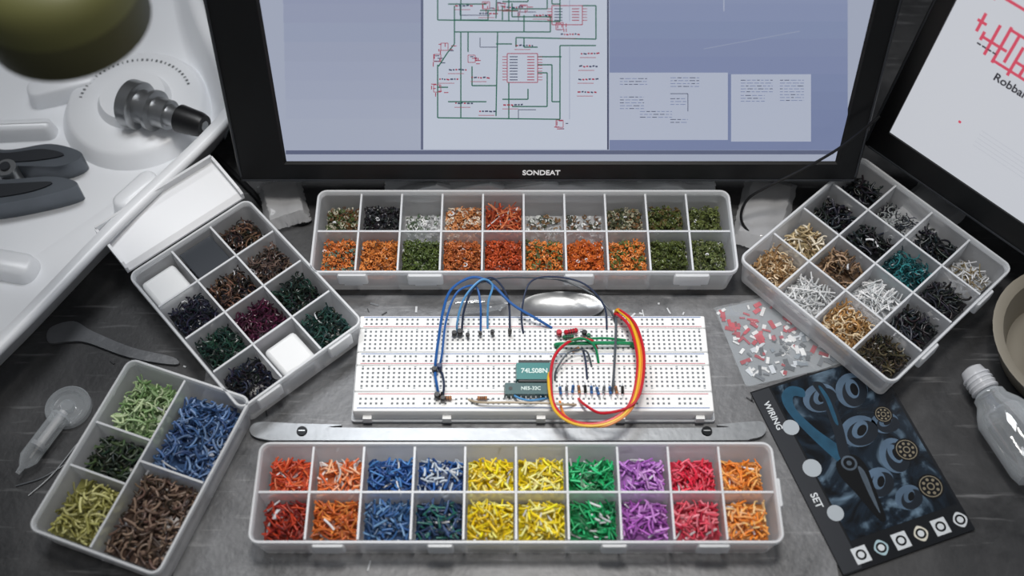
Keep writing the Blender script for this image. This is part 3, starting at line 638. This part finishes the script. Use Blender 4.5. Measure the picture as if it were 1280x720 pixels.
# ------------------------------------------------------------ olive desk lamp
lm=empty('desk_lamp'); OL=pr('lamp_olive_enamel','#66663a',.5,var=.08); OD=pr('lamp_olive_band','#474628',.5); m=MB()
cx_,cy_,cz_=-.227,-.026,.300; rs=1.09; prof=[(.038,.0),(.038,.020),(.0378,.0205)]
m.loft([circ((cx_,cy_,cz_+zz),r*rs,48) for r,zz in prof],OD,False,False)
m.loft([circ((cx_,cy_,cz_+zz),r*rs,48) for r,zz in [(.0378,.0205),(.037,.030),(.034,.038),(.028,.043),(.014,.046),(.008,.046)]],OL,False,True)
m.loft([circ((cx_,cy_,cz_+q_),r*rs,48) for r,q_ in ((.038,.0),(.0365,.001),(.0355,.02),(.03,.036),(.01,.041))],pr('lamp_inner_white','#e8e4d8',.4),False,True)
m.obj('shade',lm,angle=50)
m=MB(); m.cyl((cx_,cy_,cz_+.044),(cx_,cy_,cz_+.054),.010,OL)
AR=pr('lamp_arm_tan','#8a8058',.5)
m.tube(cat([(cx_,cy_,cz_+.050),(cx_-.05,cy_+.03,cz_+.045),(-.36,.05,.27),(-.50,.11,.22),(-.72,.20,.10)],6),.007,AR,14); m.tube([(-.72,.20,.10),(-.75,.205,.01)],.009,AR,14)
m.loft([circ((-.75,.205,.0003),.075,40),circ((-.75,.205,.012),.073,40),circ((-.75,.205,.018),.06,40)],OL); m.obj('arm_and_base',lm)
m=MB(); m.tube([(cx_,cy_,cz_+.006),(cx_,cy_,cz_+.012),(cx_,cy_,cz_+.026),(cx_,cy_,cz_+.038)],[.008,.016,.014,.008],pr('bulb_glass','#f2efe6',.3),20); m.obj('bulb',lm)

# ------------------------------------------------------------ small desk items
CP=clearmat('clear_rigid_plastic',.13,.85,.06)
e=empty('clear_plastic_syringe'); m=MB()
c=(-.3107,-.1002); m.loft([circ((*c,.0003),.0158,36),circ((*c,.0045),.0158,36),circ((*c,.0055),.0148,36),circ((*c,.0055),.0115,36),circ((*c,.003),.0105,36)],CP); m.loft([circ((*c,.003),.005,24),circ((*c,.0065),.0045,24)],CP)
m.obj('finger_disc',e)
m=MB(); A=Vector((-.312,-.108,.0075)); Bv=Vector((-.333,-.152,.0075)); 
m.tube([A.lerp(Bv,t) for t in (0,.05,.1,.75,.85,.9,1.0)],[.0055,.0075,.0065,.0065,.004,.002,.0015],CP,20)
m.tube([A.lerp(Bv,-.05),A.lerp(Bv,.5)],.0030,plastic('plunger_white',.6),14); m.tube([A.lerp(Bv,.5),A.lerp(Bv,.56)],.0055,plastic('plunger_seal',.8,(.6,.62,.65,1)),16); m.obj('barrel',e)
m=MB(); m.tube(cat([(-.325,-.165,.0008),(-.312,-.150,.0012),(-.300,-.128,.0012),(-.292,-.118,.0008)],6),.0005,LEG,6); m.tube(cat([(-.335,-.158,.0008),(-.318,-.152,.001),(-.302,-.140,.0008)],6),.0004,LEG,6); m.obj('loose_needles',e)
e=empty('clear_dropper_bottle'); m=MB(); A=Vector((.322,-.078,.016)); Bv=Vector((.352,-.158,.019))
m.tube([A.lerp(Bv,t) for t in (.22,.25,.30,.38,.45,.9,.97,1)],[.008,.011,.0115,.016,.0185,.0185,.017,.012],CP,28)
m.tube([A.lerp(Bv,t) for t in (.40,.45,.6,.9,.96)],[.013,.0165,.017,.017,.014],clearmat('inner_wall',.06,.4),28); m.obj('bottle',e)
m=MB(); m.tube([A.lerp(Bv,t) for t in (-.02,.0,.05,.2,.21)],[.004,.0075,.0085,.0095,.009],plastic('white_cap',.75),20)
for t in (.07,.11,.15,.19): m.tube([A.lerp(Bv,t),A.lerp(Bv,t+.012)],.0099,MATS['white_cap'],20)
m.obj('cap',e)
e=empty('beige_parts_bowl'); m=MB(); BG=pr('beige_plastic','#8f887a',.5,var=.06); c=(.399,-.062)
m.loft([circ((*c,.0003),.045,48),circ((*c,.003),.049,48),circ((*c,.027),.060,48),circ((*c,.030),.062,48),circ((*c,.0305),.060,48),circ((*c,.028),.054,48),circ((*c,.006),.044,48)],BG); m.obj('bowl',e)
m=MB(); m.M=Matrix.Translation((.377,-.054,.008)); 
for k in range(9): m.tube(cat([(R.uniform(-.012,.02),R.uniform(-.03,.02),.004),(R.uniform(-.012,.02),R.uniform(-.03,.02),.010),(R.uniform(0,.04),R.uniform(-.03,.02),.006)],6),.0035,BLACK,8)
m.obj('black_cable_ends',e)
e=empty('plastic_spatula'); m=MB(); SP=pr('worn_grey_plastic','#6b6d70',.3,var=.4,vscale=60,bump=.3,bscale=90)
def fl(pts,z0,z1,mat):
    L=cat([(a,b,0) for a,b in pts],5,True); L=[(p.x,p.y,z0) for p in L]; m.loft([L,[(a,b,z1) for a,b,_ in L]],mat)
fl([(-.338,-.036),(-.322,-.030),(-.306,-.0385),(-.275,-.052),(-.244,-.060),(-.242,-.066),(-.276,-.060),(-.308,-.048),(-.322,-.047),(-.336,-.048)],.0003,.0022,SP); m.obj('blade_and_handle',e)
e=empty('black_cable'); m=MB(); m.tube(cat([(.262,.082,.10),(.24,.073,.078),(.215,.066,.060),(.190,.060,.046),(.176,.056,.034),(.175,.050,.015),(.190,.038,.0030)],8),.0011,BLACK,8)
m.obj('leads',e)
m=MB(); m.tube(cat([(-.240,.125,.003),(-.205,.088,.003),(-.187,.066,.003),(-.165,.058,.003),(-.156,.062,.003)],8),.0022,BLACK,8); m.obj('power_cable')

# ------------------------------------------------------------ light & camera
def area(name,loc,target,sx,sy,p,col):
    l=bpy.data.lights.new(name,'AREA'); l.shape='RECTANGLE'; l.size=sx; l.size_y=sy; l.energy=p; l.color=col
    o=bpy.data.objects.new(name,l); COL.objects.link(o); o.location=loc
    o.rotation_euler=(Vector(target)-Vector(loc)).to_track_quat('-Z','Y').to_euler(); return o
area('ceiling_light',(-.25,.45,1.3),(0,0,0),.6,.3,7.5,(.95,.97,1))
area('room_light',(.7,-.9,1.5),(0,0,0),.9,.9,1.8,(1,.96,.9))
l=bpy.data.lights.new('vignette_spot','SPOT'); l.energy=38; l.spot_size=math.radians(42); l.spot_blend=1; l.shadow_soft_size=.12; l.color=(1,.965,.92)  # added spot, no such fixture in view; brightens the centre, keeps corners dark
o=bpy.data.objects.new('vignette_spot',l); COL.objects.link(o); o.location=(.03,.02,1.25); o.rotation_euler=(Vector((.02,-.05,0))-Vector(o.location)).to_track_quat('-Z','Y').to_euler()
wd=bpy.data.worlds.new('room_ambience'); bpy.context.scene.world=wd; wd.use_nodes=True
wd.node_tree.nodes['Background'].inputs[0].default_value=(.6,.63,.68,1); wd.node_tree.nodes['Background'].inputs[1].default_value=.17
cd=bpy.data.cameras.new('camera'); cam=bpy.data.objects.new('camera',cd); COL.objects.link(cam)
cd.lens=40; cd.sensor_width=36; cam.location=(0,-.4518,.723); cam.rotation_euler=(math.radians(32),0,0)
cd.clip_start=.01; cd.dof.use_dof=True; cd.dof.focus_distance=.83; cd.dof.aperture_fstop=4.0
bpy.context.scene.camera=cam
bpy.context.scene.view_settings.view_transform='Standard'
